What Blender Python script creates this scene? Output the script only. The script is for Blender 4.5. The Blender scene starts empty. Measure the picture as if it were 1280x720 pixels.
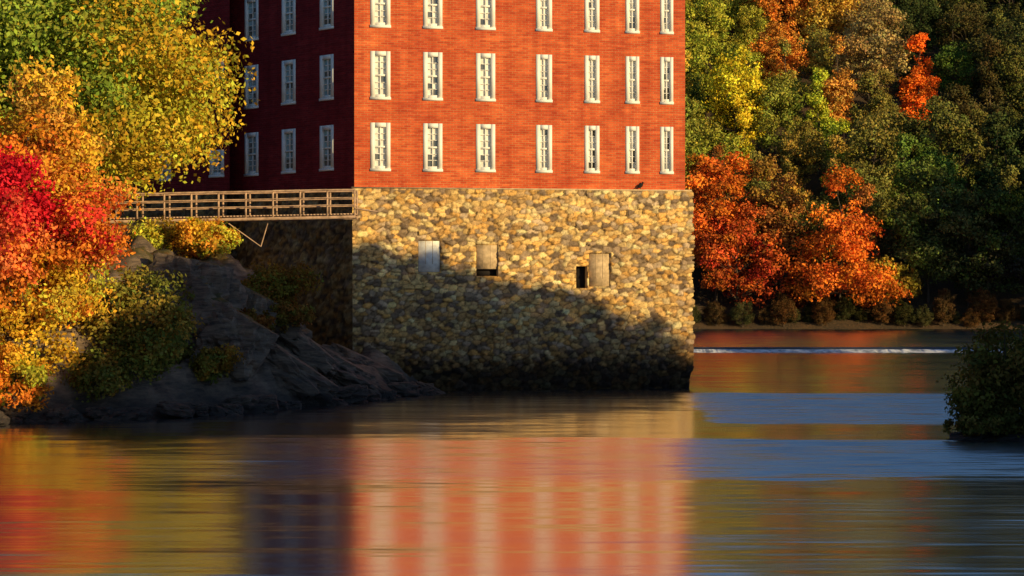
import bpy, math, random
import numpy as np
from mathutils import Vector, noise
random.seed(7); np.random.seed(7)
scn = bpy.context.scene
CAMZ = 4.6; F = 2800.0
# ------------------------------------------------------------------ helpers
def link(o, parent=None):
    scn.collection.objects.link(o)
    if parent: o.parent = parent
    return o
def empty(name, loc=(0, 0, 0)):
    e = bpy.data.objects.new(name, None); e.location = loc; e.empty_display_size = .5
    return link(e)
def mat_new(name):
    m = bpy.data.materials.new(name); m.use_nodes = True
    nt = m.node_tree
    for n in list(nt.nodes): nt.nodes.remove(n)
    out = nt.nodes.new('ShaderNodeOutputMaterial')
    return m, nt, out
def N(nt, t, **kw):
    n = nt.nodes.new(t)
    for k, v in kw.items():
        if k in n.inputs.keys(): n.inputs[k].default_value = v
        else: setattr(n, k, v)
    return n
def ramp(nt, fac, stops):
    r = nt.nodes.new('ShaderNodeValToRGB')
    while len(r.color_ramp.elements) < len(stops): r.color_ramp.elements.new(0.5)
    for e, (p, c) in zip(r.color_ramp.elements, stops):
        e.position = p; e.color = (c[0], c[1], c[2], 1)
    nt.links.new(fac, r.inputs[0]); return r.outputs[0]
def mapping(nt, src, scale, loc=(0, 0, 0)):
    m = nt.nodes.new('ShaderNodeMapping'); m.inputs['Scale'].default_value = scale; m.inputs['Location'].default_value = loc
    nt.links.new(src, m.inputs[0]); return m.outputs[0]
def mathn(nt, op, a, b=None, c=None, clamp=False):
    n = nt.nodes.new('ShaderNodeMath'); n.operation = op; n.use_clamp = clamp
    for i, v in enumerate((a, b, c)):
        if v is None: continue
        if isinstance(v, (int, float)): n.inputs[i].default_value = v
        else: nt.links.new(v, n.inputs[i])
    return n.outputs[0]
def mixc(nt, fac, a, b, mode='MIX'):
    n = nt.nodes.new('ShaderNodeMix'); n.data_type = 'RGBA'; n.blend_type = mode
    if isinstance(fac, (int, float)): n.inputs[0].default_value = fac
    else: nt.links.new(fac, n.inputs[0])
    for idx, v in ((6, a), (7, b)):
        if isinstance(v, tuple): n.inputs[idx].default_value = (v[0], v[1], v[2], 1)
        else: nt.links.new(v, n.inputs[idx])
    return n.outputs[2]
def simple_mat(name, col, rough=0.8, var=0.25, scale=3.0, bump=0.0, spec=0.3, coat=0.0):
    m, nt, out = mat_new(name)
    tc = N(nt, 'ShaderNodeTexCoord'); nz = N(nt, 'ShaderNodeTexNoise', Scale=scale, Detail=6.0)
    nt.links.new(tc.outputs['Object'], nz.inputs['Vector'])
    c = ramp(nt, nz.outputs[0], [(0.3, [x * (1 - var) for x in col]), (0.7, [min(1, x * (1 + var)) for x in col])])
    b = N(nt, 'ShaderNodeBsdfPrincipled', Roughness=rough); b.inputs['Specular IOR Level'].default_value = spec
    b.inputs['Coat Weight'].default_value = coat
    nt.links.new(c, b.inputs['Base Color'])
    if bump:
        bp = N(nt, 'ShaderNodeBump', Distance=bump); nt.links.new(nz.outputs[0], bp.inputs['Height']); nt.links.new(bp.outputs[0], b.inputs['Normal'])
    nt.links.new(b.outputs[0], out.inputs[0]); return m
def mesh_np(name, V, faces4, mats=(), midx=None, colors=None, smooth=False):
    me = bpy.data.meshes.new(name)
    V = np.asarray(V, dtype=np.float32); Fq = np.asarray(faces4, dtype=np.int32)
    nf = len(Fq)
    me.vertices.add(len(V)); me.vertices.foreach_set('co', V.ravel())
    me.loops.add(nf * 4); me.loops.foreach_set('vertex_index', Fq.ravel())
    me.polygons.add(nf)
    me.polygons.foreach_set('loop_start', np.arange(nf, dtype=np.int32) * 4)
    try: me.polygons.foreach_set('loop_total', np.full(nf, 4, dtype=np.int32))
    except Exception: pass
    for m in mats: me.materials.append(m)
    if midx is not None: me.polygons.foreach_set('material_index', np.asarray(midx, dtype=np.int32))
    if smooth: me.polygons.foreach_set('use_smooth', np.ones(nf, dtype=bool))
    me.update(calc_edges=True)
    if colors is not None:
        a = me.color_attributes.new('lc', 'FLOAT_COLOR', 'POINT')
        C = np.ones((len(V), 4), dtype=np.float32); C[:, :3] = colors
        a.data.foreach_set('color', C.ravel())
    me.validate()
    return me
class MB:
    def __init__(s): s.v = []; s.f = []; s.m = []
    def box(s, x0, x1, y0, y1, z0, z1, m=0):
        b = len(s.v)
        s.v += [(x0, y0, z0), (x1, y0, z0), (x1, y1, z0), (x0, y1, z0), (x0, y0, z1), (x1, y0, z1), (x1, y1, z1), (x0, y1, z1)]
        for q in ((0, 3, 2, 1), (4, 5, 6, 7), (0, 1, 5, 4), (1, 2, 6, 5), (2, 3, 7, 6), (3, 0, 4, 7)):
            s.f.append(tuple(b + i for i in q)); s.m.append(m)
    def quad(s, pts, m=0):
        b = len(s.v); s.v += list(pts); s.f.append((b, b + 1, b + 2, b + 3)); s.m.append(m)
    def tube(s, p0, p1, r0, r1, m=0, n=6):
        p0 = Vector(p0); p1 = Vector(p1); d = (p1 - p0)
        if d.length < 1e-5: return
        d.normalize(); a = d.orthogonal().normalized(); c = d.cross(a); b = len(s.v)
        for P, r in ((p0, r0), (p1, r1)):
            for i in range(n):
                t = 2 * math.pi * i / n; s.v.append(tuple(P + (a * math.cos(t) + c * math.sin(t)) * r))
        for i in range(n):
            j = (i + 1) % n; s.f.append((b + i, b + j, b + n + j, b + n + i)); s.m.append(m)
    def obj(s, name, mats, parent=None):
        me = mesh_np(name, s.v, s.f, mats, s.m); return link(bpy.data.objects.new(name, me), parent)
def ss(t): t = np.clip(t, 0, 1); return t * t * (3 - 2 * t)
# ------------------------------------------------------------------ sun / sky
SH = Vector((0.76, -0.65, 0)).normalized(); ELEV = math.radians(13)
sdir = Vector((SH.x * math.cos(ELEV), SH.y * math.cos(ELEV), math.sin(ELEV)))
sun = bpy.data.lights.new('sun', 'SUN'); sun.energy = 5.0; sun.angle = math.radians(0.5); sun.color = (1.0, 0.74, 0.34)
so = link(bpy.data.objects.new('sun', sun)); so.rotation_euler = sdir.to_track_quat('Z', 'Y').to_euler(); so.location = (60, -50, 60)
w = bpy.data.worlds.new('World'); scn.world = w; w.use_nodes = True
nt = w.node_tree; bg = nt.nodes['Background']; sky = nt.nodes.new('ShaderNodeTexSky'); sky.sky_type = 'NISHITA'
sky.sun_disc = False; sky.sun_elevation = ELEV; sky.sun_rotation = math.atan2(SH.x, SH.y); sky.altitude = 50
sky.ozone_density = 4.0; sky.dust_density = .4
nt.links.new(sky.outputs[0], bg.inputs[0]); bg.inputs[1].default_value = 0.105
cam = bpy.data.cameras.new('camera'); cam.lens = F / 1280 * 36; cam.sensor_width = 36; cam.clip_end = 5000
co = link(bpy.data.objects.new('camera', cam)); co.location = (0, 0, CAMZ); co.rotation_euler = (math.radians(90), 0, 0); scn.camera = co
scn.view_settings.view_transform = 'Standard'; scn.view_settings.look = 'None'; scn.view_settings.exposure = 0
# ------------------------------------------------------------------ terrain
YL = [-60, 0, 36, 60, 72, 76, 80, 86, 94, 99, 101, 112, 161, 235, 300]
XL = [-14, -14, -14, -18, -20, -17.4, -11.9, -8.4, -5.2, -4.2, -3, 3, 5, 10, 10]
YR = [-60, 0, 20, 60, 68, 80, 100, 160, 235, 300]
XR = [12, 12, 13, 18, 20, 24, 28, 43, 60, 62]
QH = [20, 40, 48, 51, 55, 59, 66, 71.4, 75.9, 79.7, 83.6, 86.5, 90, 110]
HH = [3, 8, 12.0, 13.7, 16.9, 18.2, 18.9, 19.1, 17.4, 15.3, 12.3, 9.3, 5, 2]
def G(X, Y):
    X = np.asarray(X, float); Y = np.asarray(Y, float)
    dl = np.interp(Y, YL, XL) - X; dr = X - np.interp(Y, YR, XR)
    zl = np.interp(dl, [-5, -1, 0, 1, 3, 5, 8, 40, 140, 400], [-2, -.6, 0, .9, 2.6, 4.7, 6.7, 8, 34, 70])
    gx = ss((X + 14.2) / 1.4) * ss((-5.5 - X) / 1.5); gy = ss((Y - 92.5) / 2.0) * ss((125 - Y) / 3)
    zl = np.where(zl > 0.8, zl - (zl - 0.8) * gx * gy, zl)
    zr = np.interp(dr, [-5, -1, 0, 2, 12, 60, 200, 600], [-2, -.7, 0, .9, 3, 9, 30, 70])
    q = X * .65 + Y * .76; p = X * .76 - Y * .65
    Hq = np.interp(q, QH, HH)
    zr = np.maximum(zr, np.where(dr > 0, Hq * np.exp(-((p + 10.3) / 9.0) ** 2), -2))
    zf = np.interp(Y, [232, 235, 241, 335, 420, 520, 900], [-2, .3, 2.6, 47, 90, 112, 130])
    zn = np.interp(Y, [-60, 0, 8, 14, 18], [6, 3, 2.4, 0, -2])
    z = np.maximum(np.maximum(zl, zr), np.maximum(zf, zn))
    return z
def g1(x, y): return float(G(np.array([x]), np.array([y]))[0])
def axis(a, b, st, lo, hi):
    core = list(np.arange(a, b, st)); pre = [a - 10 * 1.6 ** i for i in range(1, 9)][::-1]; post = [b + 10 * 1.6 ** i for i in range(0, 9)]
    return np.array([p for p in pre if p > lo] + core + [p for p in post if p < hi])
gm, nt, out = mat_new('forest_floor')
tc = N(nt, 'ShaderNodeTexCoord'); n1 = N(nt, 'ShaderNodeTexNoise', Scale=0.35, Detail=8.0); n2 = N(nt, 'ShaderNodeTexNoise', Scale=5.0, Detail=5.0)
nt.links.new(tc.outputs['Object'], n1.inputs['Vector']); nt.links.new(tc.outputs['Object'], n2.inputs['Vector'])
c = ramp(nt, n1.outputs[0], [(.3, (.03, .025, .012)), (.5, (.06, .04, .015)), (.7, (.11, .06, .02))])
c = mixc(nt, .5, c, ramp(nt, n2.outputs[0], [(.35, (.02, .015, .01)), (.7, (.16, .08, .03))]))
b = N(nt, 'ShaderNodeBsdfPrincipled', Roughness=.95); nt.links.new(c, b.inputs[0])
bp = N(nt, 'ShaderNodeBump', Distance=.15); nt.links.new(n2.outputs[0], bp.inputs['Height']); nt.links.new(bp.outputs[0], b.inputs['Normal']); nt.links.new(b.outputs[0], out.inputs[0])
def gridmesh(name, xs, ys, Z, mats, smooth=True, colors=None):
    X, Y = np.meshgrid(xs, ys); V = np.stack([X.ravel(), Y.ravel(), Z.ravel()], 1)
    nx, ny = len(xs), len(ys); i = np.arange(nx - 1)[None, :] + nx * np.arange(ny - 1)[:, None]; i = i.ravel()
    return mesh_np(name, V, np.stack([i, i + 1, i + 1 + nx, i + nx], 1), mats, smooth=smooth, colors=colors)
xs = axis(-60, 112, 1.3, -900, 900); ys = axis(-20, 345, 1.3, -300, 1500)
X, Y = np.meshgrid(xs, ys); Z = G(X, Y)
Z = Z + np.where((Y > 240) | (X > 20), 0.35 * np.sin(X * .31 + Y * .11) * np.cos(Y * .23), 0) * ss(Z)
ins = ss((X + 31) / 2) * ss((-2 - X) / 1.0) * ss((Y - 66) / 2) * ss((107 - Y) / 2); Z = Z - 1.0 * ins
link(bpy.data.objects.new('ground', gridmesh('ground', xs, ys, Z, [gm])))
# rocky bank
rm, nt, out = mat_new('bank_rock')
tc = N(nt, 'ShaderNodeTexCoord'); geo = N(nt, 'ShaderNodeNewGeometry')
n1 = N(nt, 'ShaderNodeTexNoise', Scale=.8, Detail=9.0, Roughness=.65); nt.links.new(tc.outputs['Object'], n1.inputs['Vector'])
n2 = N(nt, 'ShaderNodeTexNoise', Scale=1.0, Detail=8.0, Roughness=.7); nt.links.new(mapping(nt, tc.outputs['Object'], (1.2, 1.2, 6)), n2.inputs['Vector'])
c = ramp(nt, n1.outputs[0], [(.3, (.045, .034, .028)), (.5, (.16, .115, .085)), (.66, (.38, .27, .18))])
c = mixc(nt, .5, c, ramp(nt, n2.outputs[0], [(.38, (.02, .015, .015)), (.65, (.36, .25, .16))]))
sep = N(nt, 'ShaderNodeSeparateXYZ'); nt.links.new(geo.outputs['Normal'], sep.inputs[0])
n3 = N(nt, 'ShaderNodeTexNoise', Scale=2.5, Detail=6.0); nt.links.new(tc.outputs['Object'], n3.inputs['Vector'])
litter = ramp(nt, n3.outputs[0], [(.35, (.05, .05, .015)), (.55, (.13, .09, .02)), (.7, (.25, .1, .02))])
f = mathn(nt, 'ADD', sep.outputs[2], mathn(nt, 'MULTIPLY', mathn(nt, 'SUBTRACT', n1.outputs[0], .5), 1.2))
f = mathn(nt, 'MULTIPLY', mathn(nt, 'SUBTRACT', f, .72), 6, clamp=True)
ps = N(nt, 'ShaderNodeSeparateXYZ'); nt.links.new(geo.outputs['Position'], ps.inputs[0])
hi = mathn(nt, 'MULTIPLY', mathn(nt, 'SUBTRACT', ps.outputs[2], 1.6), .6, clamp=True); f = mathn(nt, 'MULTIPLY', f, hi)
c = mixc(nt, f, c, litter)
wet = mathn(nt, 'MULTIPLY', mathn(nt, 'SUBTRACT', ps.outputs[2], .2), .8, clamp=True)
c = mixc(nt, wet, mixc(nt, .8, c, (.01, .01, .012)), c)
b = N(nt, 'ShaderNodeBsdfPrincipled', Roughness=.85); nt.links.new(c, b.inputs[0])
bp = N(nt, 'ShaderNodeBump', Distance=.15, Strength=1.0); nt.links.new(n2.outputs[0], bp.inputs['Height']); nt.links.new(bp.outputs[0], b.inputs['Normal']); nt.links.new(b.outputs[0], out.inputs[0])
xs = np.arange(-32, -1.5, .17); ys = np.arange(65, 108, .19)
X, Y = np.meshgrid(xs, ys); Z = G(X, Y).ravel(); D = np.zeros_like(Z)
for i, (x, y, z) in enumerate(zip(X.ravel(), Y.ravel(), Z)):
    if z > -1.2:
        a = noise.fractal(Vector((x * .35 + 3, y * .35, z * .5)), 1.0, 2.1, 6)
        v = noise.voronoi(Vector((x * .55, y * .5, z * .9)))[0]
        D[i] = a * .9 + (v[1] - v[0]) * .9 - .25
Z2 = Z + D * np.clip((Z + 1) / 1.8, 0, 1)
link(bpy.data.objects.new('rocky_bank', gridmesh('rocky_bank', xs, ys, Z2.reshape(X.shape), [rm], smooth=False)))
def rocks(name, items, seed=1, parent=None):
    import bmesh
    bm = bmesh.new(); rnd = random.Random(seed)
    for (x, y, z, sx, sy, sz, rot) in items:
        r = bmesh.ops.create_icosphere(bm, subdivisions=4 if sx < 1 else 5, radius=1.0); off = Vector((rnd.uniform(0, 50), rnd.uniform(0, 50), 0))
        ca, sa = math.cos(rot), math.sin(rot)
        for v in r['verts']:
            p = v.co.copy()
            vd = noise.voronoi(p * 1.6 + off)[0]
            k = 1 + .34 * noise.fractal(p * 1.7 + off, .8, 2.1, 7) - .45 * (vd[0]) + .15
            p = Vector((max(-.86, min(.86, p.x * k)) * sx, max(-.86, min(.86, p.y * k)) * sy, max(-.7, min(.8, p.z * k)) * sz))
            v.co = Vector((p.x * ca - p.z * sa + x, p.y + y, p.x * sa + p.z * ca + z))
    me = bpy.data.meshes.new(name); bm.to_mesh(me); bm.free(); me.materials.append(rm)
    return link(bpy.data.objects.new(name, me), parent)
rocks('rock_outcrop', [(-12.4, 86.8, 3.6, 2.2, 1.8, 2.6, -.2), (-10.9, 85.6, 2.3, 1.7, 1.5, 1.8, -.55), (-13.9, 85.8, 2.7, 1.6, 1.4, 2.3, .1), (-10.6, 89, 3.2, 1.3, 1.2, 1.6, -.5)], 4)
rocks('rock_slab', [(-9.0, 87.6, 1.3, 2.6, 1.3, 1.0, -.6), (-7.2, 92.5, 1.0, 2.4, 1.6, .9, -.5), (-6.6, 96.5, .8, 2.3, 1.6, 1.1, -.42), (-5.2, 96.0, .05, 1.5, 1.0, .55, -.3), (-9.6, 90.6, 2.8, 1.8, 1.4, 1.1, -.5), (-8.2, 90.0, 2.0, 1.6, .8, .6, -.7)], 9)
it = []; rnd = random.Random(5)
for i in range(70):
    y = rnd.uniform(74.5, 98.5); x = np.interp(y, YL, XL) + rnd.uniform(-1.2, .9); s = rnd.uniform(.15, .65) * (1 if i % 4 else 1.4)
    it.append((x, y, rnd.uniform(-.05, .3), s * rnd.uniform(1, 1.6), s, s * .6, rnd.uniform(-.4, .3)))
rocks('shore_boulders', it, 12)
# ------------------------------------------------------------------ water
def water_mat(name, full):
    wm, nt, out = mat_new(name)
    geo = N(nt, 'ShaderNodeNewGeometry'); P = geo.outputs['Position']
    ps = N(nt, 'ShaderNodeSeparateXYZ'); nt.links.new(P, ps.inputs[0])
    nd = N(nt, 'ShaderNodeTexNoise', Scale=1.0, Detail=6.0, Roughness=.65); nt.links.new(mapping(nt, P, (.045, .2, 0)), nd.inputs['Vector'])
    wob = mathn(nt, 'MULTIPLY', mathn(nt, 'SUBTRACT', nd.outputs[0], .5), 15)
    yy = mathn(nt, 'ADD', ps.outputs[1], wob)
    def band(v, lo, hi, soft):
        a = mathn(nt, 'DIVIDE', mathn(nt, 'SUBTRACT', v, lo), soft, clamp=True); b_ = mathn(nt, 'DIVIDE', mathn(nt, 'SUBTRACT', hi, v), soft, clamp=True)
        return mathn(nt, 'MULTIPLY', a, b_)
    xw = mathn(nt, 'ADD', ps.outputs[0], mathn(nt, 'MULTIPLY', wob, .15))
    A = mathn(nt, 'MULTIPLY', band(yy, 76, 99, 1.6), band(xw, 6.8, 40, .8))
    B = mathn(nt, 'MULTIPLY', band(yy, 53.5, 69.5, 1.6), mathn(nt, 'ADD', .5, mathn(nt, 'MULTIPLY', band(xw, 4, 60, 4), .5)))
    Bl = mathn(nt, 'MULTIPLY', B, band(xw, -13, 60, 6))
    fine = mathn(nt, 'MAXIMUM', A, Bl)
    st = N(nt, 'ShaderNodeTexNoise', Scale=1.0, Detail=4.0); nt.links.new(mapping(nt, P, (.05, .55, 0), (20, 3, 0)), st.inputs['Vector'])
    stf = mathn(nt, 'MULTIPLY', mathn(nt, 'SUBTRACT', st.outputs[0], .58), 3.0, clamp=True)
    fine = mathn(nt, 'MAXIMUM', fine, mathn(nt, 'MULTIPLY', stf, .3))
    if full: fine = mathn(nt, 'MAXIMUM', fine, full)
    def slope(sx, sy, loc, det):
        n = N(nt, 'ShaderNodeTexNoise', Scale=1.0, Detail=det, Roughness=.55); nt.links.new(mapping(nt, P, (sx, sy, 0), loc), n.inputs['Vector']); return mathn(nt, 'SUBTRACT', n.outputs[0], .5)
    s1 = slope(.07, .4, (0, 0, 0), 3.0); s2 = slope(.35, 2.6, (9, 4, 0), 3.0); s3 = slope(1.2, 6, (3, 8, 0), 2.0)
    ysl = mathn(nt, 'ADD', mathn(nt, 'MULTIPLY', s1, .16), mathn(nt, 'MULTIPLY', s2, mathn(nt, 'ADD', .22, mathn(nt, 'MULTIPLY', fine, .6))))
    ysl = mathn(nt, 'SUBTRACT', ysl, mathn(nt, 'ADD', .046, mathn(nt, 'MULTIPLY', fine, .11)))
    xsl = mathn(nt, 'MULTIPLY', s3, mathn(nt, 'ADD', .008, mathn(nt, 'MULTIPLY', fine, .1)))
    cv = N(nt, 'ShaderNodeCombineXYZ'); nt.links.new(xsl, cv.inputs[0]); nt.links.new(ysl, cv.inputs[1]); cv.inputs[2].default_value = 1
    vn = N(nt, 'ShaderNodeVectorMath', operation='NORMALIZE'); nt.links.new(cv.outputs[0], vn.inputs[0])
    rg = mathn(nt, 'ADD', .15, mathn(nt, 'MULTIPLY', fine, .11))
    b = N(nt, 'ShaderNodeBsdfPrincipled', Roughness=.05, IOR=1.5); b.inputs['Base Color'].default_value = (.008, .014, .025, 1)
    gl = N(nt, 'ShaderNodeBsdfGlossy'); gl.inputs['Color'].default_value = (.98, .98, .98, 1)
    for s_ in (b, gl): nt.links.new(rg, s_.inputs['Roughness']); nt.links.new(vn.outputs[0], s_.inputs['Normal'])
    mx = N(nt, 'ShaderNodeMixShader'); mx.inputs[0].default_value = .6; nt.links.new(b.outputs[0], mx.inputs[1]); nt.links.new(gl.outputs[0], mx.inputs[2])
    nt.links.new(mx.outputs[0], out.inputs[0]); return wm
mb = MB(); mb.quad([(-70, -10, 0), (140, -10, 0), (140, 161.6, 0), (-70, 161.6, 0)]); mb.obj('river_water', [water_mat('river_water', 0)])
mb = MB(); mb.quad([(-5, 161.9, .3), (90, 161.9, .3), (90, 246, .3), (-5, 246, .3)]); mb.obj('upper_river_water', [water_mat('ruffled_water', .25)])
# weir
conc = simple_mat('wet_concrete', (.035, .04, .05), .5, .5, 1.5, .05, .3)
foam, nt, out = mat_new('white_foam')
tc = N(nt, 'ShaderNodeTexCoord'); nz = N(nt, 'ShaderNodeTexNoise', Scale=1.6, Detail=6.0); nt.links.new(tc.outputs['Object'], nz.inputs['Vector'])
b = N(nt, 'ShaderNodeBsdfPrincipled', Roughness=.6); nt.links.new(ramp(nt, nz.outputs[0], [(.36, (.25, .28, .32)), (.58, (.85, .87, .9))]), b.inputs[0]); nt.links.new(b.outputs[0], out.inputs[0])
we = empty('weir', (0, 161, 0))
mb = MB()
xsw = np.linspace(3, 46, 87)
prof = [(1.2, -1), (1.2, .25), (.9, .33), (.5, .33), (.2, .26), (-.3, .1), (-.8, -.2), (-1.0, -1)]
for i in range(len(xsw) - 1):
    for (a, b_) in zip(prof[:-1], prof[1:]):
        mb.quad([(xsw[i], b_[0], b_[1]), (xsw[i + 1], b_[0], b_[1]), (xsw[i + 1], a[0], a[1]), (xsw[i], a[0], a[1])])
mb.obj('spillway', [conc], we)
mb = MB(); rnd = random.Random(3)
fx = np.linspace(4, 45, 330); top = [.10 + .14 * abs(noise.noise(Vector((x * 1.3, 0, 0)))) + .06 * rnd.random() for x in fx]; dep = [.7 + .9 * noise.noise(Vector((x * .4, 5, 0))) for x in fx]
for i in range(len(fx) - 1):
    x0, x1 = fx[i], fx[i + 1]
    mb.quad([(x0, -.9 - dep[i], .004), (x1, -.9 - dep[i + 1], .004), (x1, -.7, top[i + 1]), (x0, -.7, top[i])])
    mb.quad([(x0, -.7, top[i]), (x1, -.7, top[i + 1]), (x1, -.2, .2), (x0, -.2, .2)])
mb.obj('foam', [foam], we)
# ------------------------------------------------------------------ building materials
def brick_mat(name, c1, c2, cm):
    brick, nt, out = mat_new(name)
    tc = N(nt, 'ShaderNodeTexCoord'); sp = N(nt, 'ShaderNodeSeparateXYZ'); nt.links.new(tc.outputs['Object'], sp.inputs[0])
    cb = N(nt, 'ShaderNodeCombineXYZ'); nt.links.new(sp.outputs[0], cb.inputs[0]); nt.links.new(sp.outputs[2], cb.inputs[1])
    bt = N(nt, 'ShaderNodeTexBrick', Scale=1.0); bt.inputs['Brick Width'].default_value = .3; bt.inputs['Row Height'].default_value = .1; bt.inputs['Mortar Size'].default_value = .01
    bt.inputs['Color1'].default_value = (*c1, 1); bt.inputs['Color2'].default_value = (*c2, 1); bt.inputs['Mortar'].default_value = (*cm, 1)
    nt.links.new(cb.outputs[0], bt.inputs['Vector'])
    nz = N(nt, 'ShaderNodeTexNoise', Scale=.5, Detail=8.0, Roughness=.65); nt.links.new(cb.outputs[0], nz.inputs['Vector'])
    nh = N(nt, 'ShaderNodeTexNoise', Scale=1.0, Detail=5.0); nt.links.new(mapping(nt, cb.outputs[0], (.7, 9, 1)), nh.inputs['Vector'])
    nv = N(nt, 'ShaderNodeTexNoise', Scale=1.0, Detail=5.0); nt.links.new(mapping(nt, cb.outputs[0], (2.2, .18, 1)), nv.inputs['Vector'])
    c = mixc(nt, 1.0, bt.outputs[0], ramp(nt, nz.outputs[0], [(.3, (.74, .62, .68)), (.7, (1.12, 1.4, 1.2))]), 'MULTIPLY')
    c = mixc(nt, 1.0, c, ramp(nt, nh.outputs[0], [(.3, (.76, .7, .7)), (.7, (1.12, 1.25, 1.2))]), 'MULTIPLY')
    c = mixc(nt, 1.0, c, ramp(nt, nv.outputs[0], [(.3, (.82, .74, .74)), (.65, (1.05, 1.1, 1.1))]), 'MULTIPLY')
    b = N(nt, 'ShaderNodeBsdfPrincipled', Roughness=.9); b.inputs['Specular IOR Level'].default_value = .15
    nt.links.new(c, b.inputs[0])
    bp = N(nt, 'ShaderNodeBump', Distance=.01); nt.links.new(bt.outputs['Fac'], bp.inputs['Height']); bp.invert = True; nt.links.new(bp.outputs[0], b.inputs['Normal']); nt.links.new(b.outputs[0], out.inputs[0])
    return brick
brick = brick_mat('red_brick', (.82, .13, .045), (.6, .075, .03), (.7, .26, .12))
shade_brick = brick_mat('shade_darkened_brick', (.29, .017, .022), (.19, .011, .017), (.24, .035, .035))  # same brick, colour darkened and cooled to deepen the shade on side walls
paint = simple_mat('white_window_paint', (.88, .86, .8), .6, .06, 4)
blind = simple_mat('window_blind_behind_glass', (.78, .76, .68), .35, .24, 2.2, 0, .5, .5)
sky_pane = simple_mat('sky_tinted_window_glass', (.24, .4, .45), .1, .4, .9, 0, 1.0, .8)  # blue in the pane colour imitates sky reflected in the side windows
glass = simple_mat('dark_window_glass', (.1, .095, .08), .06, .4, 1.0, 0, 1.0)
board = simple_mat('weathered_board', (.85, .82, .75), .8, .2, 5, .01)
tanboard = simple_mat('tan_board', (.55, .4, .23), .8, .3, 5, .01)
dark = simple_mat('dark_opening', (.015, .012, .012), .9, .2, 2)
roofm = simple_mat('slate_roof', (.08, .08, .09), .7, .3, 3)
stone, nt, out = mat_new('rubble_stone')
at = N(nt, 'ShaderNodeAttribute', attribute_name='lc'); tc = N(nt, 'ShaderNodeTexCoord'); nz = N(nt, 'ShaderNodeTexNoise', Scale=5.0, Detail=8.0, Roughness=.7); nt.links.new(tc.outputs['Object'], nz.inputs['Vector'])
n0 = N(nt, 'ShaderNodeTexNoise', Scale=.45, Detail=5.0, Roughness=.6); nt.links.new(tc.outputs['Object'], n0.inputs['Vector'])
c = mixc(nt, 1.0, at.outputs[0], ramp(nt, nz.outputs[0], [(.3, (.5, .5, .53)), (.7, (1.4, 1.35, 1.22))]), 'MULTIPLY')
c = mixc(nt, 1.0, c, ramp(nt, n0.outputs[0], [(.3, (.72, .64, .58)), (.7, (1.25, 1.17, 1.05))]), 'MULTIPLY')
b = N(nt, 'ShaderNodeBsdfPrincipled', Roughness=.9); nt.links.new(c, b.inputs[0]); b.inputs['Specular IOR Level'].default_value = .2
bp = N(nt, 'ShaderNodeBump', Distance=.06); nt.links.new(nz.outputs[0], bp.inputs['Height']); nt.links.new(bp.outputs[0], b.inputs['Normal']); nt.links.new(b.outputs[0], out.inputs[0])
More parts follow.
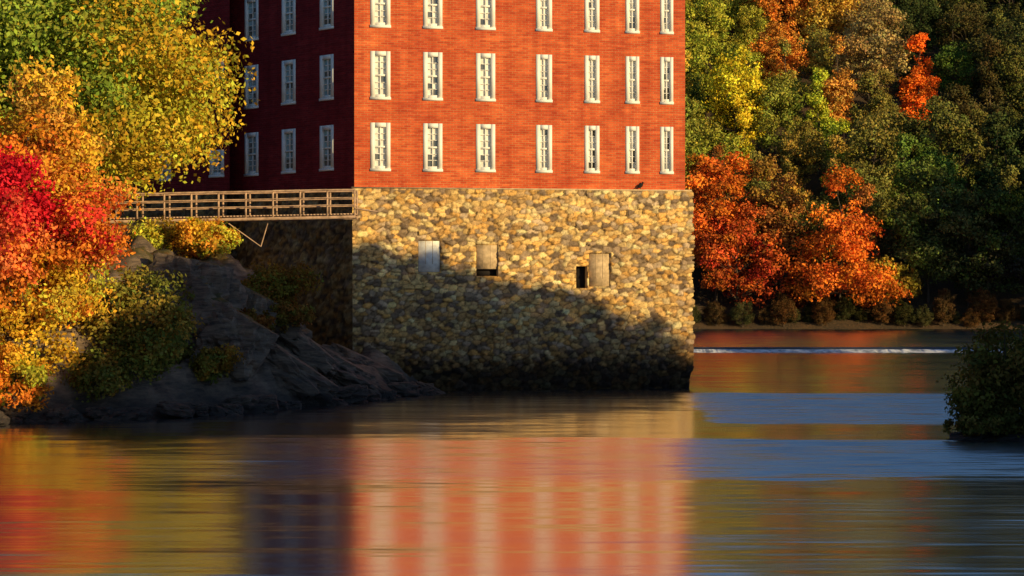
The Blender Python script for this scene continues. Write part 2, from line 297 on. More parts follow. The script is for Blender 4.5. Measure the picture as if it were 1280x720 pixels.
# ------------------------------------------------------------------ building
A_ = Vector((-7.04, 100)); B_ = Vector((7.96, 103.0))
E_ = Vector(((285 - 640) / F * 108, 108)); N1 = Vector(((287 - 640) / F * 106.4, 106.4)); N2 = Vector(((150 - 640) / F * 112, 112))
mill = empty('brick_mill', (A_.x, A_.y, 0))
ZB, ZT = 9.04, 24.2
def frame(a, b_):
    d = (b_ - a); L = d.length; d = d / L; return d, L, math.atan2(d.y, d.x)
def px2u(a, d, px):
    r = (px - 640) / F; return (r * a.y - a.x) / (d.x - r * d.y)
def place(o, a, ang):
    o.parent = mill; o.location = (a.x - A_.x, a.y - A_.y, 0); o.rotation_euler = (0, 0, ang)
ROWS = [(9.85, 12.0), (13.05, 15.2), (16.27, 18.4), (19.5, 21.6)]
def brick_wall(name, a, b_, wins, seed, bm_=None, bl_=None):
    d, L, ang = frame(a, b_); rnd = random.Random(seed); mb = MB()
    us = sorted(set([0, L] + [u for w_ in wins for u in (w_[0], w_[1])])); 
    zs = sorted(set([ZB, ZT] + [z for w_ in wins for z in (w_[2], w_[3])]))
    def inhole(u, z): return any(w_[0] < u < w_[1] and w_[2] < z < w_[3] for w_ in wins)
    for i in range(len(us) - 1):
        for j in range(len(zs) - 1):
            if us[i + 1] - us[i] < 1e-4 or zs[j + 1] - zs[j] < 1e-4: continue
            if not inhole((us[i] + us[i + 1]) / 2, (zs[j] + zs[j + 1]) / 2):
                mb.quad([(us[i], 0, zs[j]), (us[i + 1], 0, zs[j]), (us[i + 1], 0, zs[j + 1]), (us[i], 0, zs[j + 1])], 0)
    for (u0, u1, z0, z1) in wins:
        dp = .3
        mb.quad([(u0, 0, z0), (u0, 0, z1), (u0, dp, z1), (u0, dp, z0)]); mb.quad([(u1, 0, z1), (u1, 0, z0), (u1, dp, z0), (u1, dp, z1)])
        mb.quad([(u0, 0, z1), (u1, 0, z1), (u1, dp, z1), (u0, dp, z1)]); mb.quad([(u1, 0, z0), (u0, 0, z0), (u0, dp, z0), (u1, dp, z0)])
        W = u1 - u0; H = z1 - z0; cs = min(.2, W * .26); y0 = -.02; e = .003
        mb.box(u0 + e, u0 + cs, y0, .16, z0 + .1, z1 - e, 1); mb.box(u1 - cs, u1 - e, y0, .16, z0 + .1, z1 - e, 1)
        mb.box(u0 + cs + e, u1 - cs - e, y0, .16, z1 - .2, z1 - e, 1)
        mb.box(u0 - .02, u1 + .02, -.05, .15, z0 - .02, z0 + .095, 1)       # sill
        zm = (z0 + z1) / 2; i0, i1 = u0 + cs, u1 - cs
        mb.box(i0 + e, i1 - e, .03, .12, zm - .04, zm + .04, 1)        # meeting rail
        mb.box(i0 + e, i1 - e, .03, .12, z0 + .1, z0 + .22, 1)
        um = (i0 + i1) / 2
        mb.box(um - .025, um + .025, .045, .11, z0 + .223, zm - .043, 1); mb.box(um - .025, um + .025, .045, .11, zm + .043, z1 - .203, 1)
        for (a0, a1) in ((z0 + .223, zm - .043), (zm + .043, z1 - .203)):
            for k in (1, 2):
                zz = a0 + (a1 - a0) * k / 3
                mb.box(i0 + e, um - .028, .06, .1, zz - .015, zz + .015, 1); mb.box(um + .028, i1 - e, .06, .1, zz - .015, zz + .015, 1)
        cut = z0 + .15 + rnd.choice([0, 0, 0, 0, 0, .3]) * H * .8
        if cut > z0 + .2: mb.quad([(i0, .115, z0 + .1), (i1, .115, z0 + .1), (i1, .115, cut), (i0, .115, cut)], 3)
        mb.quad([(i0, .118, cut), (i1, .118, cut), (i1, .118, z1 - .1), (i0, .118, z1 - .1)], 2)
        for (xa, xb) in ((i0 + .01, um - .028), (um + .028, i1 - .01)):
            for (a0, a1) in ((z0 + .223, zm - .043), (zm + .043, z1 - .203)):
                for k in range(3):
                    if rnd.random() < .15:
                        za = a0 + (a1 - a0) * k / 3; zb_ = a0 + (a1 - a0) * (k + 1) / 3
                        mb.quad([(xa, .112, za), (xb, .112, za), (xb, .112, zb_), (xa, .112, zb_)], 3)
    mb.box(.0, L, -.18, -.003, ZT - .5, ZT - .003, 0); mb.box(-.003, L + .003, -.3, -.184, ZT - .22, ZT - .006, 0)
    o = mb.obj(name, [bm_ or brick, paint, bl_ or blind, glass], mill); place(o, a, ang); return o
d, L, ang = frame(A_, B_)
wins = []
for (px, w_) in ((475.5, 25), (541, 24), (607, 24), (680, 20), (740, 18.5), (790.5, 17), (833.5, 16)):
    uc0, uc1 = px2u(A_, d, px - w_ / 2), px2u(A_, d, px + w_ / 2)
    for (z0, z1) in ROWS: wins.append((uc0, uc1, z0, z1))
brick_wall('front_wall', A_, B_, wins, 3)
d2, L2, ang2 = frame(E_, A_); wins = []
for px in (314.5, 361, 408.5):
    u0, u1 = px2u(E_, d2, px - 8.5), px2u(E_, d2, px + 8.5)
    for (z0, z1) in ROWS: wins.append((u0, u1, z0 + .08, z1 - .02))
brick_wall('side_wall', E_, A_, wins, 8, shade_brick, sky_pane)
d3, L3, ang3 = frame(N2, N1); wins = []
u0, u1 = px2u(N2, d3, 262), px2u(N2, d3, 280); wins += [(u0, u1, 9.9, 11.2), (u0, u1, 14.6, 15.5)]
u0, u1 = px2u(N2, d3, 199), px2u(N2, d3, 214); wins += [(u0, u1, z0, z1) for (z0, z1) in ROWS]
brick_wall('annex_wall', N2, N1, wins, 5, shade_brick, sky_pane)
brick_wall('annex_return_wall', N1, E_ + (E_ - N1).normalized() * .4, [], 5, shade_brick)
C_ = B_ + Vector((-.196, .98)) * 26; D_ = Vector((-15, 136))
for nm, a, b_ in (('right_wall', B_, C_), ('back_wall', C_, D_), ('rear_left_wall', D_, N2)): brick_wall(nm, a, b_, [], 2)
import bmesh
bm = bmesh.new(); cen = Vector((-4, 118)); ring = [A_, B_, C_, D_, N2, N1]
lo = [bm.verts.new((p.x + (p - cen).normalized().x * .6 - A_.x, p.y + (p - cen).normalized().y * .6 - A_.y, ZT + .004)) for p in ring]
up = [bm.verts.new(((p.x * .35 + cen.x * .65) - A_.x, (p.y * .35 + cen.y * .65) - A_.y, ZT + 3.6)) for p in ring]
for i in range(6): bm.faces.new((lo[i], lo[(i + 1) % 6], up[(i + 1) % 6], up[i]))
bm.faces.new(up); bm.faces.new(lo[::-1])
me = bpy.data.meshes.new('roof'); bm.to_mesh(me); bm.free(); me.materials.append(roofm); link(bpy.data.objects.new('roof', me), mill)
# rubble stone walls with real relief
def stone_wall(name, a, b_, ext0, ext1, z0, z1, res, openings=(), seed=1, tone=1.0, proud=.15, batter=0.0):
    from mathutils import kdtree
    d, L, ang = frame(a, b_); rnd = random.Random(seed); seeds = []; cols = []
    pal = [(.88, .60, .24), (.95, .73, .36), (.76, .50, .21), (.60, .42, .21), (.95, .80, .45), (.40, .31, .22), (.88, .54, .18), (.25, .19, .14), (.92, .68, .30), (.62, .5, .36)]
    kdl = {}
    def near(u, z, r):
        cu, cz_ = int(u // .6), int(z // .6)
        for i in (-1, 0, 1):
            for j in (-1, 0, 1):
                for (a0, b0, r0) in kdl.get((cu + i, cz_ + j), ()):
                    if (a0 - u) ** 2 + (b0 - z) ** 2 < ((r + r0) * .5) ** 2: return True
        return False
    area = (L + 2) * (z1 - z0 + 1) * 1.7
    for k in range(int(area * 50)):
        u = rnd.uniform(-.8, L + .8); z = rnd.uniform(z0 - .3, z1 + .3); zz = z * 1.7
        r = rnd.choice([.2, .26, .32, .44]) if k < area * 14 else .19
        if z < .9: r *= 1.6
        if near(u, zz, r): continue
        kdl.setdefault((int(u // .6), int(zz // .6)), []).append((u, zz, r)); seeds.append((u, zz))
        kk = rnd.uniform(.65, 1.15) * tone; base = rnd.choice(pal); cols.append([x * kk for x in base])
    seeds = np.array(seeds); cols = np.clip(np.array(cols), 0, .95); disp = np.random.RandomState(seed).uniform(-.04, .08, len(seeds))
    us = list(np.arange(ext0, L + ext1 + 1e-6, res)); zs = list(np.arange(z0, z1 + 1e-6, res)); zs[-1] = z1; us[-1] = L + ext1
    for o in openings: us += [o[0], o[1]]; zs += [o[2], o[3]]
    us = np.array(sorted(set(us))); zs = np.array(sorted(set(zs)))
    U, Zz = np.meshgrid(us, zs); uz = list(zip(U.ravel(), Zz.ravel()))
    nzv = np.array([noise.fractal(Vector((u * 3.4, z_ * 3.4, seed)), 1, 2, 3) for u, z_ in uz]); nzw = np.array([noise.fractal(Vector((u * 3.4, z_ * 3.4, seed + 9)), 1, 2, 3) for u, z_ in uz])
    uu = U.ravel() + nzv * .1; zz = (Zz.ravel() + nzw * .06) * 1.7
    kd = kdtree.KDTree(len(seeds))
    for i, s in enumerate(seeds): kd.insert((s[0], s[1], 0), i)
    kd.balance()
    idx = np.zeros(len(uu), int); ed = np.zeros(len(uu))
    for i in range(len(uu)):
        r = kd.find_n((uu[i], zz[i], 0), 2); idx[i] = r[0][1]; ed[i] = r[1][2] - r[0][2]
    m = np.clip(ed / .09, 0, 1); rel = (disp[idx] + .07 * np.sqrt(m))
    mortar = np.array([.3, .21, .12]) * tone
    C = cols[idx] * (.25 + .75 * m)[:, None] + mortar * ((1 - m) * .3)[:, None]
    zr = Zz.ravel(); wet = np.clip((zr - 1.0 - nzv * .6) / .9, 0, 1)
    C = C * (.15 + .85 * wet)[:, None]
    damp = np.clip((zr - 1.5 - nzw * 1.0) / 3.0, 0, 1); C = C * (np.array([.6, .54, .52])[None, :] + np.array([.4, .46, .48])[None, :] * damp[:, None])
    keep = np.ones(len(uu))
    for o in openings:
        du = np.maximum(o[0] - U.ravel(), U.ravel() - o[1]); dz = np.maximum(o[2] - zr, zr - o[3]); keep *= (np.maximum(du, dz) > .001)
    under = np.clip((1.0 - zr) / 1.0, 0, 1) * .25 * (1 + nzv)
    yv = -proud - rel * keep - batter * np.clip((z1 - zr) / (z1 - z0), 0, 1) + under
    V = np.stack([U.ravel() + np.where(U.ravel() > L + ext1 - .01, rel - .25 * np.clip((1.1 - zr), 0, 1.3), 0), yv, zr], 1)
    nx, ny = len(us), len(zs)
    ci = (us[:-1] + us[1:]) / 2; cz = (zs[:-1] + zs[1:]) / 2
    CI, CZ = np.meshgrid(ci, cz); ok = np.ones(CI.shape, bool)
    for o in openings: ok &= ~((CI > o[0]) & (CI < o[1]) & (CZ > o[2]) & (CZ < o[3]))
    i = (np.arange(nx - 1)[None, :] + nx * np.arange(ny - 1)[:, None])[ok]
    faces = np.stack([i, i + 1, i + 1 + nx, i + nx], 1)
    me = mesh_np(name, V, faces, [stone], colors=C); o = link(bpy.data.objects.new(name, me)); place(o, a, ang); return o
d, L, ang = frame(A_, B_)
ops = []
for (x0, x1, y0, y1) in ((522, 549, 301, 340), (594.5, 621, 306, 345), (735, 761, 317, 358), (719, 732, 333, 360)):
    u0, u1 = px2u(A_, d, x0), px2u(A_, d, x1); Dm = A_.y + d.y * (u0 + u1) / 2
    ops.append((u0, u1, CAMZ + (360 - y1) / F * Dm, CAMZ + (360 - y0) / F * Dm))
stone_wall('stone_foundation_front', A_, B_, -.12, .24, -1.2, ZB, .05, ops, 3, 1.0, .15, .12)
mb = MB()
for k, (u0, u1, z0, z1) in enumerate(ops):
    f = -.24; dp = .25
    mb.quad([(u0, f, z0), (u0, f, z1), (u0, dp, z1), (u0, dp, z0)], 3); mb.quad([(u1, f, z1), (u1, f, z0), (u1, dp, z0), (u1, dp, z1)], 3)
    mb.quad([(u0, f, z1), (u1, f, z1), (u1, dp, z1), (u0, dp, z1)], 3); mb.quad([(u1, f, z0), (u0, f, z0), (u0, dp, z0), (u1, dp, z0)], 3)
    mt = [0, 1, 1, 2][k]
    mb.box(u0 + .004, u1 - .004, -.2 if k < 3 else .1, .2, z0 + (.004 if k != 1 else .32), z1 - .004, mt)
    if k == 1: mb.box(u0 + .004, u1 - .004, .1, .2, z0 + .004, z0 + .31, 2)
    if k < 3:
        for t in (0.33, .66):
            uu = u0 + (u1 - u0) * t; mb.box(uu - .01, uu + .01, -.21, -.198, z0 + .35, z1 - .02, 3)
o = mb.obj('cellar_windows', [board, tanboard, dark, tanboard], mill); place(o, A_, ang)
mb = MB(); mb.box(-.14, L + .26, -.2, .0, ZB + .002, ZB + .07, 0)
o = mb.obj('foundation_ledge', [tanboard], mill); place(o, A_, ang)
# small dark bird perched on the ledge
bm = bmesh.new()
def blob(c, s, rot=0):
    r = bmesh.ops.create_icosphere(bm, subdivisions=2, radius=1)
    for v in r['verts']:
        p = Vector((v.co.x * s[0], v.co.y * s[1], v.co.z * s[2])); ca, sa = math.cos(rot), math.sin(rot)
        v.co = Vector((p.x * ca - p.z * sa + c[0], p.y + c[1], p.x * sa + p.z * ca + c[2]))
blob((0, 0, .17), (.15, .075, .09), .6); blob((.11, 0, .30), (.05, .045, .05)); blob((-.16, 0, .07), (.11, .03, .02), .7); blob((.17, 0, .295), (.035, .012, .012), -.1)
blob((.0, .02, .05), (.008, .008, .055)); blob((.0, -.02, .05), (.008, .008, .055))
me = bpy.data.meshes.new('perched_bird'); bm.to_mesh(me); bm.free(); me.materials.append(dark)
o = link(bpy.data.objects.new('perched_bird', me)); pb = A_ + d * 13.15; o.location = (pb.x + .02, pb.y - .12, ZB + .07); o.rotation_euler = (0, 0, .3)
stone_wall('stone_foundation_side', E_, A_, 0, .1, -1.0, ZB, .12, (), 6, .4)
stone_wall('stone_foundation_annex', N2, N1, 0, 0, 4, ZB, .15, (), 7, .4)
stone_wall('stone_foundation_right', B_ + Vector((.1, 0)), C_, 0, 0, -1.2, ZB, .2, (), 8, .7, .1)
# ------------------------------------------------------------------ footbridge
wood = simple_mat('weathered_wood', (.5, .33, .22), .8, .4, 4, .01)
br = empty('footbridge', (-17.5, 97.2, 7.5)); mb = MB()
x0, x1 = 0.0, 10.7
def bz(x): return .02 * x
for i in range(74):
    x = x0 + i * .145; mb.box(x, x + .13, -.05, 1.55, bz(x) + .08, bz(x) + .13, 0)
for y in (0, .75, 1.45):
    n = 12
    for i in range(n):
        a = x0 + (x1 - x0) * i / n; b_ = x0 + (x1 - x0) * (i + 1) / n; mb.tube((a, y, bz(a) - .03), (b_, y, bz(b_) - .03), .09, .09, 0, 4)
for y in (-.02, 1.5):
    for i in range(10):
        x = .05 + i * 1.18; mb.box(x - .04, x + .04, y - .04, y + .04, bz(x) - .1, bz(x) + 1.18, 0)
    for h, t in ((1.16, .042), (.82, .026), (.5, .026)):
        for i in range(9):
            a = .05 + i * 1.18; b_ = a + 1.18; s = -.04 * math.sin(i * 1.7)
            mb.tube((a, y - .045, bz(a) + h), (b_, y - .045, bz(b_) + h + s * .3), t, t, 0, 5)
for (a, b_) in (((5.2, 0, -.1), (6.6, 0, -1.1)), ((6.6, 0, -1.1), (6.9, 0, -.1)), ((3.9, .7, -.1), (3.9, .7, -1.2))): mb.tube(a, b_, .03, .025, 0, 5)
mb.box(-.8, .3, -.2, 1.7, -1.6, -.18, 1)
mb.tube((10.75, -.1, bz(10) + .35), (11.7, -.28 + .2, bz(10) + .2), .04, .04, 0, 5)
mb.obj('deck_and_railings', [wood, rm], br)
# ------------------------------------------------------------------ foliage
def leaf_material(name, tl):
    leafm, nt, out = mat_new(name)
    at = N(nt, 'ShaderNodeAttribute', attribute_name='lc'); oi = N(nt, 'ShaderNodeObjectInfo')
    c = mixc(nt, 1.0, at.outputs[0], oi.outputs['Color'], 'MULTIPLY')
    df = N(nt, 'ShaderNodeBsdfDiffuse', Roughness=0.0); nt.links.new(c, df.inputs[0])
    if tl:
        tr = N(nt, 'ShaderNodeBsdfTranslucent'); nt.links.new(c, tr.inputs[0])
        mx = N(nt, 'ShaderNodeMixShader'); mx.inputs[0].default_value = tl; nt.links.new(df.outputs[0], mx.inputs[1]); nt.links.new(tr.outputs[0], mx.inputs[2]); nt.links.new(mx.outputs[0], out.inputs[0])
    else: nt.links.new(df.outputs[0], out.inputs[0])
    return leafm
leaf_near = leaf_material('autumn_leaves', .22); leaf_far = leaf_material('distant_leaves', 0)
bark = simple_mat('bark', (.09, .065, .045), .95, .4, 6, .02)
def tree_mesh(name, H, cw, ch, nb, nl, leaf, seed, palette, tr_r=.18, shape='round', bs=(.10, .19), trunks=1, lm=None):
    R = np.random.RandomState(seed); mb = MB(); cz = H - ch / 2
    cent = []
    while len(cent) < nb:
        p = R.uniform(-1, 1, 3); r = np.linalg.norm(p)
        if shape == 'cone':
            t = (p[2] + 1) / 2; lim = (1 - t) ** .75 * .95 + .05; rr = math.hypot(p[0], p[1])
            if rr > lim or (rr < lim * .35 and R.rand() < .7): continue
            cent.append(p * [1, 1, 1])
        else:
            if r > 1 or (r < .55 and R.rand() < .75): continue
            if p[2] < -.3 and math.hypot(p[0], p[1]) < .3 and R.rand() < .5: continue
            cent.append(p * (1 + .12 * math.sin(3 * math.atan2(p[1], p[0]) + seed)))
    if shape == 'cone': cent[0] = np.array([0, 0, 1.0]); cent[1] = np.array([.06, 0, .88]); cent[2] = np.array([-.08, .05, .76])
    cent = np.array(cent); rb = R.uniform(bs[0], bs[1], nb) * cw * (1.0 if shape != 'cone' else .8)
    Pc = cent * [cw / 2, cw / 2, ch / 2] * .86 + [0, 0, cz]
    for k in range(trunks):
        ox, oy = (0, 0) if trunks == 1 else (R.uniform(-.25, .25) * cw * .3, R.uniform(-.25, .25) * cw * .3)
        pts = []; n = 7; top = H * (.86 if shape != 'cone' else .95)
        for i in range(n + 1):
            t = i / n; pts.append(Vector((ox * t * 3 + R.uniform(-1, 1) * .03 * H * t, oy * t * 3 + R.uniform(-1, 1) * .03 * H * t, -.4 + (top + .4) * t)))
        for i in range(n): mb.tube(pts[i], pts[i + 1], tr_r * (1 - .85 * i / n) + (.25 * tr_r if i == 0 else 0), tr_r * (1 - .85 * (i + 1) / n), 0, 7)
        for i in range(k, nb, max(1, trunks)):
            if nb > 60 and i % 2: continue
            e = Vector(Pc[i]); zt = max(H * .15, min(top * .95, e.z - abs(math.hypot(e.x, e.y)) * R.uniform(.5, 1.0)))
            ii = min(n - 1, int((zt + .4) / (top + .4) * n)); s = pts[ii].lerp(pts[ii + 1], .5); md = s.lerp(e, .5) + Vector((R.uniform(-.1, .1), R.uniform(-.1, .1), -.08)) * (e - s).length
            r = tr_r * .32; mb.tube(s, md, r, r * .6, 0, 5); mb.tube(md, e, r * .6, r * .2, 0, 4)
    nv = len(mb.v)
    nsp = 9; sdv = R.normal(size=(nb, nsp, 3)); sdv /= np.linalg.norm(sdv, axis=2)[:, :, None]
    wt = rb ** 2; bi = R.choice(nb, nl, p=wt / wt.sum()); si = R.randint(0, nsp, nl)
    sd = sdv[bi, si]; spos = sd * (.8 * rb[bi])[:, None]
    g = np.clip(R.normal(size=(nl, 3)), -1.9, 1.9) * (.25 * rb[bi])[:, None]
    far = R.rand(nl) < .04; g[far] *= 1.5
    off = (spos + g) * [1.15, 1.15, .85]; c0 = Pc[bi] + off
    dv = off / (np.linalg.norm(off, axis=1)[:, None] + 1e-6)
    nrm = dv * .8 + R.normal(size=(nl, 3)) * .6 + [0, 0, .2]; nrm /= np.linalg.norm(nrm, axis=1)[:, None]
    a = np.cross(nrm, R.normal(size=(nl, 3))); a /= np.linalg.norm(a, axis=1)[:, None]; b2 = np.cross(nrm, a)
    s = leaf * R.uniform(.55, 1.25, nl)[:, None]
    V = np.empty((nl, 4, 3)); V[:, 0] = c0 + a * s; V[:, 1] = c0 + b2 * s * .6; V[:, 2] = c0 - a * s; V[:, 3] = c0 - b2 * s * .6
    bc = np.array([palette(cent[i], R) for i in range(nb)]) * R.uniform(.65, 1.2, nb)[:, None]
    alt = np.array([palette(cent[i], R) for i in range(nb)])
    spm = R.uniform(0, 1, (nb, nsp)) ** 2; mixf = spm[bi, si][:, None]
    spb = R.uniform(.7, 1.2, (nb, nsp))[bi, si][:, None]
    lc = (bc[bi] * (1 - mixf) + alt[bi] * mixf) * spb * R.uniform(.65, 1.3, nl)[:, None] * (1 + R.uniform(-.14, .14, (nl, 3)))
    cols = np.concatenate([np.ones((nv, 3)) * .1, np.repeat(lc, 4, axis=0)])
    allV = np.concatenate([np.array(mb.v), V.reshape(-1, 3)])
    fl = (nv + np.arange(nl * 4)).reshape(-1, 4); allF = np.concatenate([np.array(mb.f), fl])
    return mesh_np(name, allV, allF, [bark, lm or leaf_near], [0] * len(mb.f) + [1] * nl, colors=np.clip(cols, 0, 1.4))
def put(name, me, x, y, z=None, s=1, rot=0, col=(1, 1, 1), parent=None):
    o = bpy.data.objects.new(name, me); o.location = (x, y, g1(x, y) - .1 if z is None else z); o.scale = (s, s, s) if not isinstance(s, tuple) else s
    o.rotation_euler = (0, 0, rot); o.color = (*col, 1); return link(o, parent)
YG = (.6, .6, .065); GR = (.24, .34, .045); GO = (.88, .56, .05); OR = (.9, .3, .04); RD = (.75, .02, .04); PK = (.88, .22, .08)
def pick(R, lst): return np.array(lst[R.randint(len(lst))])
def pal1(p, R):
    if p[0] > .5 and p[2] < .35: return pick(R, [GO, GO, YG])
    if p[2] < -.5: return pick(R, [YG, GO, YG])
    return pick(R, [YG, GR, GR, (.34, .43, .06), (.42, .49, .07), (.52, .54, .07)])
put('maple_tree', tree_mesh('yellow_green_maple', 12.6, 12.4, 10.4, 130, 92000, .115, 11, pal1, .3), -17.7, 90, 6.2)
def pal2(p, R):
    if p[2] < -.45: return pick(R, [GO, YG, GO, OR])
    if p[0] > .35 and -.35 < p[2] < .05: return pick(R, [RD, PK, OR])
    if p[2] > .5: return pick(R, [OR, GO, GO, (.7, .4, .08)])
    return pick(R, [OR, PK, OR, GO, (.85, .32, .06)])
put('orange_maple_tree', tree_mesh('orange_maple', 10.6, 6.4, 10.2, 100, 64000, .092, 5, pal2, .2, bs=(.09, .19)), -16.8, 78, 1.5)
put('red_maple_tree', tree_mesh('red_maple', 8.8, 4.4, 3.9, 36, 17000, .085, 21, lambda p, R: pick(R, [RD, RD, (.8, .03, .05), (.5, .015, .03), PK]), .12), -17.7, 75.3, .5)
def bush(seed, w_, h, n, leaf, cols): return tree_mesh('bush', h, w_, h * .95, max(14, int(n / 380)), n, leaf, seed, lambda p, R: pick(R, cols), .06, bs=(.12, .22), trunks=3)
OL = [(.25, .24, .045), (.36, .3, .05), (.17, .19, .04), (.42, .26, .045)]
put('riverside_bush', bush(31, 4.0, 4.4, 18000, .085, OL), -13.4, 81.0, .9)
put('riverside_bush', bush(32, 2.8, 1.9, 8000, .08, [GO, YG, (.3, .2, .04)]), -15.0, 91.5, 5.6)
put('riverside_bush', bush(33, 2.7, 1.8, 8000, .08, [OR, GO, (.8, .4, .05), YG]), -12.7, 91.0, 5.7)
put('riverside_bush', bush(34, 3.4, 2.8, 11000, .08, [(.28, .12, .03), (.2, .18, .03), (.33, .18, .03)]), -9.7, 91.0, 2.6)
put('riverside_bush', bush(35, 2.4, 1.4, 6000, .08, OL + [(.4, .2, .03)]), -11.6, 83.6, 1.1)
put('riverside_bush', bush(36, 3.0, 2.4, 8000, .08, [GO, OR, YG]), -17.0, 76.6, .3)
put('riverside_bush', bush(37, 2.8, 1.9, 7000, .08, OL), -14.9, 79.0, .4)
put('riverside_bush', bush(38, 2.0, 1.3, 5000, .08, [(.3, .12, .03), (.2, .14, .03)]), -10.2, 86.5, 2.6)
put('riverside_bush', bush(40, 2.0, 1.2, 4000, .08, [(.2, .14, .04), (.15, .13, .03)]), -12.9, 83.2, 1.5)
put('riverside_bush', bush(44, 1.8, 1.0, 3500, .07, [(.3, .14, .03), (.22, .2, .04)]), -8.9, 89.6, 3.0)
rocks('islet_rocks', [(15.3, 68.5, -.15, 2.2, 1.6, .4, 0), (13.9, 68.0, -.08, .9, .7, .25, .1), (16.8, 69.5, .1, 1.8, 1.6, .6, 0)], 3)
put('islet_shrub', bush(41, 3.9, 3.5, 11000, .085, [(.2, .17, .035), (.28, .19, .04), (.14, .13, .03)]), 15.7, 68.9, .25)
put('islet_shrub', bush(42, 2.6, 1.7, 5500, .08, [(.22, .18, .035), (.14, .13, .03)]), 14.6, 68.2, .1)
put('islet_shrub', bush(43, 1.6, .8, 2500, .07, [(.3, .22, .05), (.14, .13, .03)]), 14.1, 67.7, .02)
# ------------------------------------------------------------------ distant forest (instanced)
mono = lambda p, R: np.array([1, 1, 1]) * R.uniform(.6, 1.2) + np.array([.16, .0, -.05]) * R.uniform(-1, 1)
T = []
for k in range(5): T.append(tree_mesh('forest_tree_round', 14, 9 + k * .4, 12, 52, 11000, .2, 50 + k, mono, .22, bs=(.08, .18), lm=leaf_far))
for k in range(3): T.append(tree_mesh('forest_tree_narrow', 15, 7, 14, 46, 10000, .19, 60 + k, mono, .2, 'cone', bs=(.12, .22), lm=leaf_far))
forest = empty('forest', (0, 240, 0)); rnd = random.Random(17)
def fput(me, x, y, s, col, dz=-.3):
    o = put(me.name, me, x, y, g1(x, y) + dz, (s * rnd.uniform(.9, 1.1), s, s * rnd.uniform(.9, 1.1)), rnd.uniform(0, 6.28), col); o.location = (o.location.x, o.location.y - 240, o.location.z); o.parent = forest
HOT = [(975, 15, (.95, .38, .06), 45), (1035, 50, (.85, .42, .08), 38), (925, 155, (.9, .74, .05), 42), (980, 180, (.85, .68, .06), 30), (1035, 150, (.62, .66, .06), 36), (900, 15, (.6, .55, .07), 40),
       (1200, 110, (.16, .25, .045), 32), (1160, 205, (.18, .27, .05), 38), (890, 60, (.5, .5, .06), 45), (1100, 150, (.3, .26, .06), 40), (1010, 90, (.5, .44, .09), 30), (1080, 30, (.5, .36, .13), 40), (1010, 225, (.4, .3, .06), 40)]
yrow = 243
while yrow < 432:
    x = 8 + rnd.uniform(0, 4); big = 1.0 if yrow < 350 else 1.7
    while x < .2286 * yrow + 28:
        yy_ = yrow + rnd.uniform(-3, 3); s = rnd.uniform(.6, 1.05) * big; zc = g1(x, yy_) + 9 * s
        px = 640 + F * x / yy_; py = 360 - F * (zc - CAMZ) / yy_; col = None
        for (hx, hy, hc, hr) in HOT:
            if (px - hx) ** 2 + (py - hy) ** 2 < (hr * 1.15) ** 2: col = hc
        if col is None:
            if px > 1130: col = rnd.choice([(.08, .11, .035), (.11, .12, .04), (.2, .2, .05), (.12, .1, .035)])
            elif py > 230: col = rnd.choice([(.36, .2, .05), (.28, .26, .06), (.48, .2, .05)])
            else: col = rnd.choice([(.34, .36, .06), (.66, .52, .07), (.28, .33, .06), (.7, .36, .08), (.42, .44, .06), (.8, .5, .08)])
        if not (abs(px - 1148) < 36 and 30 < py < 150 and 270 < yy_ < 300):
            fput(rnd.choice(T), x, yy_, s, col)
        x += rnd.uniform(4.5, 7.0) * big
    yrow += 8.5 * big
fput(T[5], 52.2, 288, .85, (1.1, .24, .03)); fput(T[2], 53.0, 290, .5, (1.0, .2, .03))
for i in range(40):
    x = rnd.uniform(-70, -14); y = rnd.uniform(128, 185); fput(rnd.choice(T), x, y, rnd.uniform(.9, 1.3), rnd.choice([(.2, .23, .04), (.4, .33, .05), (.4, .18, .04), (.14, .16, .04)]))
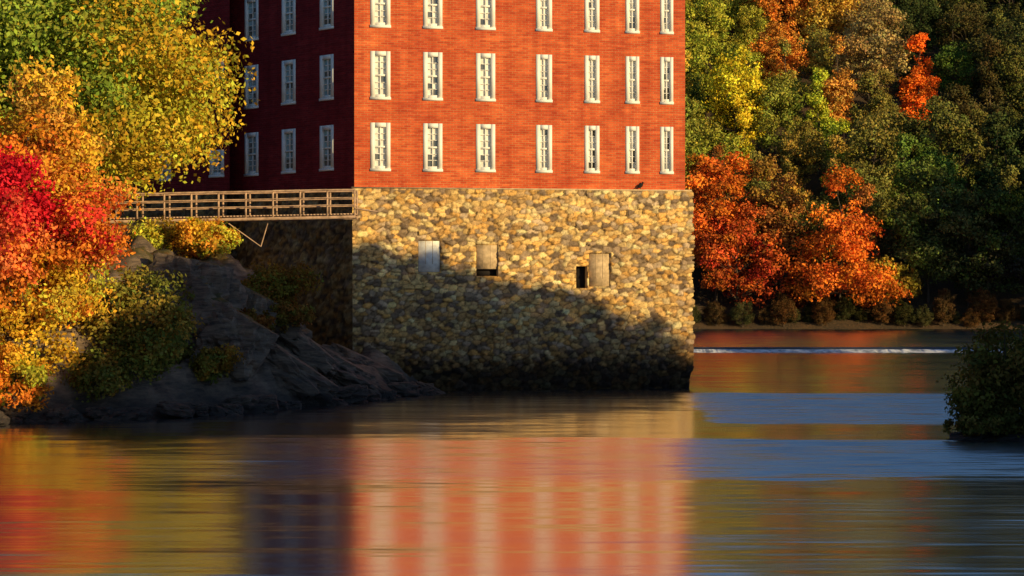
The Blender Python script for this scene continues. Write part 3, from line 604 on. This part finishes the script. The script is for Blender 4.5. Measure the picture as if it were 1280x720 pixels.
for (x, y) in ((57, 196), (64, 202), (62, 188), (70, 196), (56, 180), (50, 165), (60, 172), (46, 150), (40, 125), (48, 135), (36, 112)):
    fput(T[rnd.randint(0, 4)], x, y, rnd.uniform(.5, .65), (.2, .2, .05))
for (x, y) in ((76, 216), (83, 220), (88, 228), (92, 234), (82, 232), (96, 242), (80, 224)):
    fput(T[rnd.randint(0, 4)], x, y, rnd.uniform(1.5, 1.8), (.12, .13, .04))
# brush on the wooded bluff ridge, right bank
for i in range(60):
    q = 46 + i * .68; p = -10.3 + rnd.uniform(-1.2, 1.2); x = q * .65 + p * .76; y = q * .76 - p * .65
    fput(T[rnd.randint(0, 4)], x, y, rnd.uniform(.12, .17), (.2, .16, .05), -.75)
for i in range(40):
    x = 15 + i * 1.15 + rnd.uniform(-.6, .6); fput(T[rnd.randint(0, 4)], x, 235.4 + rnd.uniform(0, 2.2), rnd.uniform(.12, .3), rnd.choice([(.1, .06, .025), (.08, .08, .03), (.14, .07, .025), (.06, .06, .02)]), -.6)
def feature(name, px, D, ytop, wpx, col, seed, shape='round', nl=14000, z=None):
    X_ = (px - 640) / F * D; zb = (g1(X_, D) if z is None else z) - .2; H = CAMZ + (360 - ytop) / F * D - zb; W = wpx / F * D
    me = tree_mesh(name, H, W, H * .9, 60, nl, .18, seed, lambda p, R: np.array(col) * R.uniform(.5, 1.15) + np.array([.05, .08, 0]) * R.uniform(-.6, 1), .16, shape, bs=(.07, .17), lm=leaf_far)
    put(name, me, X_, D, zb)
ORR = (.9, .2, .035); RB = (.72, .12, .035)
feature('orange_maple_tree', 896, 240, 158, 90, ORR, 71)
feature('orange_maple_tree', 922, 238.5, 262, 115, RB, 72)
feature('orange_maple_tree', 1050, 237.5, 208, 150, (.95, .22, .035), 73, 'cone', 18000)
feature('orange_maple_tree', 1004, 239, 325, 45, (.5, .12, .03), 74)
feature('oak_tree', 962, 244, 180, 90, (.4, .2, .05), 75)
feature('oak_tree', 1115, 239.5, 320, 70, (.5, .34, .05), 76)
feature('oak_tree', 1160, 242, 190, 110, (.15, .18, .05), 77)
feature('oak_tree', 1235, 240, 230, 110, (.07, .08, .03), 78)
